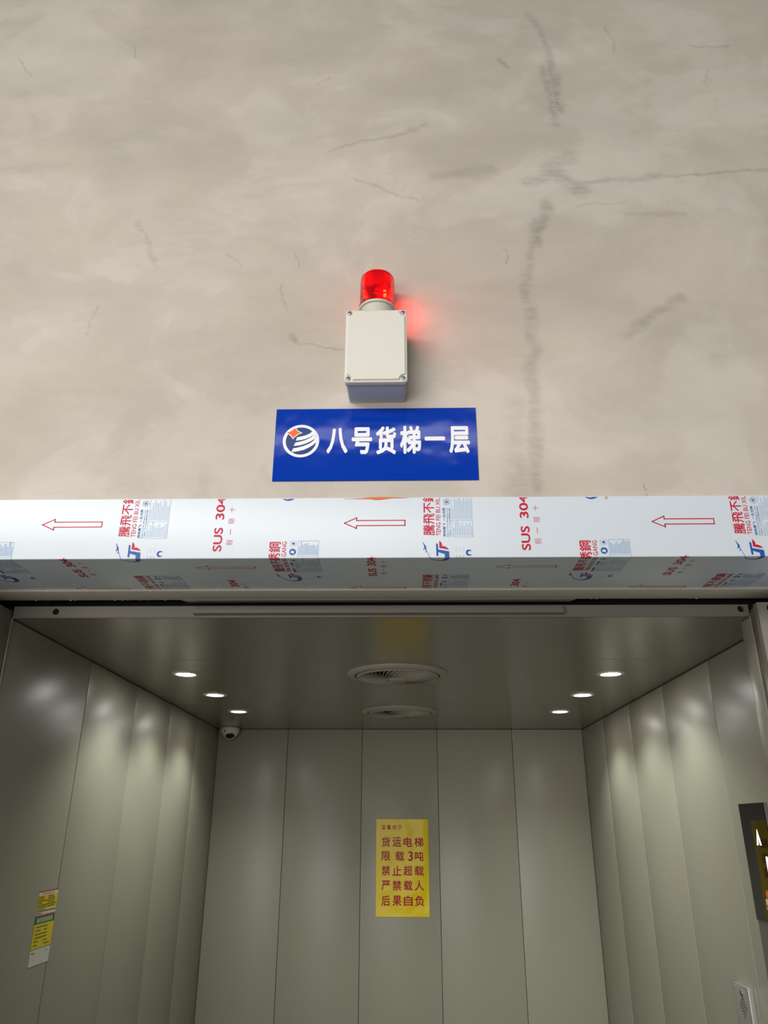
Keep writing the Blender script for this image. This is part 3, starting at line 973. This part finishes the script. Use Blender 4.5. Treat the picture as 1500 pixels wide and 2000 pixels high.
# ------------------------------------------------------------------ yellow notice on the cab's back wall
PX0, PX1, PZ0, PZ1 = -0.1815, 0.1614, 1.0292, 1.6065
ps = thing('notice_poster', 'yellow notice with red characters on the back wall of the lift cab', 'poster', ((PX0 + PX1) / 2, YB, PZ0))
part(MB().box(PX0, PX1, YB - 0.0032, YB - 0.0004, PZ0, PZ1, M['poster'], bevel=0.0005, seg=1), 'notice_sheet', ps)
def prow(items, fy0, fy1, bold, name='line_lettering'):
    lt = MB()
    for chx, fa, fb in items:
        vs, fs = glyphs(chx, bold)
        X0, X1 = PX0 + fa * (PX1 - PX0), PX0 + fb * (PX1 - PX0)
        Z0, Z1 = PZ1 - fy1 * (PZ1 - PZ0), PZ1 - fy0 * (PZ1 - PZ0)
        lt.add([(X0 + tx * (X1 - X0), YB - 0.0037 - tz, Z0 + ty * (Z1 - Z0)) for tx, ty, tz in vs], fs, M['poster_red'])
    part(lt, name, ps, fix=False)


def four(s):
    e = [(0.104, 0.268), (0.312, 0.480), (0.522, 0.690), (0.728, 0.905)]
    return [(c_, a_, b_) for c_, (a_, b_) in zip(s, e)]


prow([('温', 0.100, 0.178), ('馨', 0.205, 0.285), ('提', 0.310, 0.388), ('示', 0.416, 0.494)], 0.062, 0.110, 0.012, 'title_lettering')
prow(four('货运电梯'), 0.190, 0.292, 0.020)
prow([('限', 0.104, 0.268), ('载', 0.366, 0.536)], 0.338, 0.438, 0.020)
prow([('3', 0.612, 0.702), ('吨', 0.735, 0.905)], 0.338, 0.438, 0.020)
prow(four('禁止超载'), 0.486, 0.588, 0.020)
prow(four('严禁载人'), 0.636, 0.738, 0.020)
prow(four('后果自负'), 0.788, 0.892, 0.020)

# ------------------------------------------------------------------ inspection sticker on the left wall
TY0, TY1, TZ0, TZ1 = 0.966, 1.1245, 1.1045, 1.3390
st = thing('inspection_sticker', 'small red, yellow, green and white inspection sticker on the left cab wall', 'sticker', (XL, (TY0 + TY1) / 2, TZ0))
s_ = MB()


def band(f0, f1, mm):
    s_.box(XL + 0.0003, XL + 0.0012, TY0, TY1, TZ1 - f1 * (TZ1 - TZ0), TZ1 - f0 * (TZ1 - TZ0), M[mm])


for f0, f1, mm in ((0, 0.016, 'st_red'), (0.016, 0.062, 'st_white'), (0.062, 0.24, 'st_yellow'), (0.24, 0.29, 'st_cream'), (0.29, 0.328, 'st_white'), (0.328, 0.348, 'st_red'), (0.348, 0.448, 'st_green'), (0.448, 0.772, 'st_yellow'), (0.772, 0.787, 'st_grey'), (0.787, 1.0, 'st_white')):
    band(f0, f1, mm)
part(s_, 'sticker_sheet', st, fix=False)
s_ = MB()


def dash(f, a, b_, mm='st_ink', hgt=0.0028):
    z = TZ1 - f * (TZ1 - TZ0)
    y = TY0 + a * (TY1 - TY0)
    end = TY0 + b_ * (TY1 - TY0)
    while y < end:
        l = min(random.uniform(0.005, 0.012), end - y)
        s_.add([(XL + 0.0016, y, z - hgt / 2), (XL + 0.0016, y + l, z - hgt / 2), (XL + 0.0016, y + l, z + hgt / 2), (XL + 0.0016, y, z + hgt / 2)], [[0, 1, 2, 3]], M[mm])
        y += l + 0.0012


for i in range(8):
    a = 0.22 + 0.075 * i
    dash(0.040, a, a + 0.03, 'st_grey', 0.006)
part(s_, 'heading_print', st, fix=False)
s_, lower = MB(), False
for f, a, b_ in ((0.082, 0.02, 0.28), (0.082, 0.5, 0.8), (0.108, 0.02, 0.3), (0.108, 0.5, 0.86), (0.136, 0.02, 0.86), (0.164, 0.02, 0.22), (0.164, 0.48, 0.85), (0.192, 0.02, 0.96), (0.22, 0.02, 0.45), (0.22, 0.5, 0.9), (0.25, 0.02, 0.4), (0.276, 0.02, 0.98), (0.306, 0.02, 0.3),
                 (0.487, 0.08, 0.68), (0.535, 0.08, 0.36), (0.535, 0.52, 0.68), (0.583, 0.08, 0.7), (0.630, 0.08, 0.72), (0.680, 0.08, 0.3), (0.680, 0.55, 0.75), (0.728, 0.08, 0.26), (0.728, 0.6, 0.9), (0.83, 0.06, 0.2), (0.83, 0.78, 0.84)):
    if f > 0.48 and not lower:
        part(s_, 'upper_print', st, fix=False)
        s_, lower = MB(), True
    if lower and (f > 0.8 or (f > 0.65 and a > 0.5)):
        keep, s_ = s_, MB()
        dash(f, a, b_)
        part(s_, 'entry_print', st, fix=False)
        s_ = keep
        continue
    dash(f, a, b_)
part(s_, 'lower_print', st, fix=False)
s_ = MB()
for i in range(8):
    a = 0.10 + 0.103 * i
    dash(0.398, a, a + 0.062, 'st_white', 0.0145)
part(s_, 'white_print', st, fix=False)

# ------------------------------------------------------------------ control panel and intercom plate on the right wall
cp = thing('control_panel', 'tall black glass lift control panel with lit arrow on the right cab wall', 'control panel', (XR, 0.90, 0.85))
part(MB().box(XR - 0.0100, XR - 0.0003, 0.797, 1.003, 0.86, 1.6365, M['steel_grey'], bevel=0.001), 'back_plate', cp)
part(MB().box(XR - 0.0135, XR - 0.0100, 0.797, 1.003, 1.2630, 1.6365, M['black_glass'], bevel=0.0006, seg=1), 'glass_front', cp)
s_ = MB()
cy_, cz_ = 0.880, 1.5230
s_.add([(XR - 0.0140, cy_ + y, cz_ + z) for y, z in ((0.0, 0.030), (0.019, -0.022), (0.006, -0.022), (0.0, 0.006), (-0.006, -0.022), (-0.019, -0.022))], [[0, 1, 2, 3], [0, 3, 4, 5]], M['display'])
part(s_, 'direction_arrow', cp, fix=False, label='white lit arrow pointing up')
s_ = MB()
vs, fs = glyphs('1', 0.03)
s_.add([(XR - 0.0140 - tz, 0.8460 - tx * 0.014, 1.405 + ty * 0.062) for tx, ty, tz in vs], fs, M['display'])
part(s_, 'floor_digit', cp, fix=False, label='white lit digit')
s_ = MB()
s_.box(XR - 0.0142, XR - 0.0136, 0.862, 0.902, 1.302, 1.335, M['st_white'])
s_.box(XR - 0.0146, XR - 0.0141, 0.866, 0.898, 1.308, 1.318, M['st_red'])
s_.lathe([(0.0, XR - 0.0146), (0.014, XR - 0.0146), (0.014, XR - 0.0136)], M['sign_orange'], (0, 0.878, 1.348), 20, 'X')
part(s_, 'warning_label', cp, fix=False, label='small red and white label')

ip = thing('intercom_plate', 'stainless intercom plate low on the right cab wall at the picture edge', 'intercom', (XR, 1.23, 0.70))
IY0, IY1, IZ0, IZ1 = 1.1640, 1.2990, 0.70, 1.0320
part(MB().box(XR - 0.020, XR - 0.0003, IY0, IY1, IZ0, IZ1, M['stainless'], bevel=0.0025, seg=2), 'cover_plate', ip, smooth=True)
s_ = MB()
for i in range(-5, 6):
    for k in range(-5, 6):
        if abs(i) + abs(k) <= 5:
            yy, zz = 1.227 + i * 0.0062, 0.9650 + k * 0.0078
            s_.lathe([(0.0, XR - 0.0203), (0.0021, XR - 0.0203)], M['slot'], (0, yy, zz), 8, 'X')
part(s_, 'speaker_grille', ip, fix=False)
s_ = MB().lathe([(0.009, XR - 0.0198), (0.009, XR - 0.023), (0.0075, XR - 0.0245), (0.0, XR - 0.0245)], M['screw'], (0, 1.226, 1.0080), 24, 'X')
s_.box(XR - 0.0250, XR - 0.0244, 1.2252, 1.2268, 1.0020, 1.0140, M['slot'])
part(s_, 'key_switch', ip, smooth=True)
for yy in (IY0 + 0.012, IY1 - 0.012):
    for zz in (IZ1 - 0.013, IZ0 + 0.013):
        part(MB().lathe([(0.004, XR - 0.0199), (0.0036, XR - 0.0215), (0.0, XR - 0.0220)], M['screw'], (0, yy, zz), 16, 'X'), 'plate_screw', ip, smooth=True)

# ------------------------------------------------------------------ ceiling downlights
SPOT_W = 17.0


def downlight_thing(x, y, label):
    t_ = thing('downlight', label, 'ceiling light', (x, y, ZC), 'round downlights in the lift ceiling')
    tr_ = MB().lathe([(0.060, 0.0), (0.060, -0.0025), (0.057, -0.0048), (0.046, -0.0055), (0.0415, -0.0035), (0.0415, 0.0)], M['white'], (x, y, ZC - 0.0002), 48)
    part(tr_, 'trim_ring', t_, smooth=True)
    df_ = MB().lathe([(0.0410, -0.0010), (0.0410, -0.0022), (0.034, -0.0046), (0.020, -0.0062), (0.0, -0.0068)], M['lamp_white'], (x, y, ZC), 40)
    part(df_, 'diffuser', t_, smooth=True, label='lit white diffuser')
    return t_


def downlight_lamp(x, y):
    d_ = bpy.data.lights.new('downlight_lamp', 'SPOT')
    d_.energy, d_.color, d_.spot_size, d_.spot_blend, d_.shadow_soft_size = SPOT_W, (0.93, 1.0, 0.93), math.radians(128), 0.6, 0.035
    o_ = bpy.data.objects.new('downlight_lamp', d_)
    COL.objects.link(o_)
    o_.location = (x, y, ZC - 0.014)


proto = None
names3 = ('nearest the opening', 'second of three', 'nearest the back wall')
for side, xq in (('left', -0.972), ('right', 0.918)):
    for i, yq in enumerate((1.405, 1.980, 2.585)):
        lab = 'lit round downlight %s, %s row on the cab ceiling' % (names3[i], side)
        if proto is None:
            proto = downlight_thing(xq, yq, lab)
        else:
            r_ = proto.copy()
            COL.objects.link(r_)
            r_.location = (xq, yq, ZC)
            r_['label'] = lab
            for c_ in list(proto.children):
                k_ = c_.copy()
                COL.objects.link(k_)
                k_.parent = r_
        downlight_lamp(xq, yq)

# ------------------------------------------------------------------ ceiling ventilation fans


def fan_thing(x, y, label):
    t_ = thing('ceiling_fan', label, 'ventilation fan', (x, y, ZC), 'round ventilation fans in the lift ceiling')
    part(MB().lathe([(0.223, 0.0), (0.223, -0.004), (0.217, -0.0105), (0.206, -0.0150), (0.196, -0.0165), (0.189, -0.0135), (0.187, -0.002), (0.187, 0.0)], M['fan'], (x, y, ZC), 96), 'flange', t_, smooth=True)
    part(MB().lathe([(0.0, -0.0006), (0.187, -0.0006), (0.187, -0.0010), (0.0, -0.0010)], M['hole'], (x, y, ZC), 64), 'dark_duct', t_)
    v_ = MB()
    v_.lathe([(0.1825, -0.003), (0.1825, -0.0150), (0.1790, -0.0185), (0.1720, -0.0200), (0.1690, -0.0180), (0.1690, -0.003)], M['fan'], (x, y, ZC), 96, closed=True)
    nv = 44
    for i in range(nv):
        a0 = 2 * math.pi * i / nv
        V, F = [], []
        for k in range(9):
            f_ = k / 8
            r__ = 0.052 + (0.170 - 0.052) * f_
            a = a0 + 0.95 * f_ - 0.25 * f_ * f_
            zt = -0.0200 - 0.009 * (1 - f_ * f_)
            zb = zt + 0.0105
            wv = 0.0011
            nx_, ny_ = -math.sin(a), math.cos(a)
            cx2, cy2 = x + r__ * math.cos(a), y + r__ * math.sin(a)
            V += [(cx2 + nx_ * wv, cy2 + ny_ * wv, ZC + zt), (cx2 - nx_ * wv, cy2 - ny_ * wv, ZC + zt), (cx2 - nx_ * wv, cy2 - ny_ * wv, ZC + zb), (cx2 + nx_ * wv, cy2 + ny_ * wv, ZC + zb)]
        for k in range(8):
            for j in range(4):
                F.append([k * 4 + j, k * 4 + (j + 1) % 4, k * 4 + 4 + (j + 1) % 4, k * 4 + 4 + j])
        v_.add(V, F, M['fan'])
    part(v_, 'spiral_grille', t_, smooth=False)
    part(MB().lathe([(0.057, -0.006), (0.057, -0.0265), (0.054, -0.0295), (0.044, -0.0300), (0.042, -0.0270), (0.038, -0.0270), (0.036, -0.0310), (0.034, -0.0330), (0.0, -0.0340)], M['fan'], (x, y, ZC), 48), 'hub_cap', t_, smooth=True)
    return t_


f1 = fan_thing(-0.0240, 1.405, 'round spiral-grille ventilation fan in the cab ceiling, the nearer and larger looking one')
f2 = f1.copy()
COL.objects.link(f2)
f2.location = (-0.0210, 2.588, ZC)
f2['label'] = 'round spiral-grille ventilation fan in the cab ceiling, the farther one near the back wall'
for c_ in list(f1.children):
    k_ = c_.copy()
    COL.objects.link(k_)
    k_.parent = f2

# ------------------------------------------------------------------ dome camera
CX_, CY_ = -1.188, 3.372
dc = thing('dome_camera', 'white dome security camera with black lens at the back left ceiling corner', 'security camera', (CX_, CY_, ZC))
part(MB().lathe([(0.056, 0.0), (0.062, -0.003), (0.0655, -0.010), (0.0655, -0.022), (0.062, -0.036), (0.053, -0.050), (0.040, -0.060), (0.030, -0.064), (0.0, -0.066)], M['white'], (CX_, CY_, ZC), 56), 'housing', dc, smooth=True)
aim = Vector((0.26, -0.74, -0.62)).normalized()
cen = Vector((CX_ + 0.006, CY_ - 0.018, ZC - 0.040))
b = MB()
bm = bmesh.new()
bmesh.ops.create_uvsphere(bm, u_segments=28, v_segments=16, radius=0.034)
rot = Vector((0, 0, 1)).rotation_difference(aim).to_matrix().to_4x4()
bmesh.ops.transform(bm, matrix=Matrix.Translation(cen + aim * 0.006) @ rot, verts=bm.verts[:])
b.bm(bm, M['black'])
part(b, 'lens_ball', dc, smooth=True, label='glossy black lens dome')
b = MB()
b.lathe([(0.0320, 0.008), (0.0370, 0.004), (0.0390, 0.012), (0.0370, 0.0200), (0.0335, 0.0220), (0.0315, 0.0190)], M['white'], (0, 0, 0), 40)
mtx = Matrix.Translation(cen) @ rot
b.v = [tuple(mtx @ Vector(p)) for p in b.v]
part(b, 'lens_ring', dc, smooth=True)
hp = Vector((CX_ - 0.020, CY_ - 0.0590, ZC - 0.0285))
b = MB()
bm = bmesh.new()
bmesh.ops.create_uvsphere(bm, u_segments=12, v_segments=8, radius=0.0055)
bmesh.ops.translate(bm, vec=hp, verts=bm.verts[:])
b.bm(bm, M['slot'])
part(b, 'sensor_hole', dc, smooth=True)
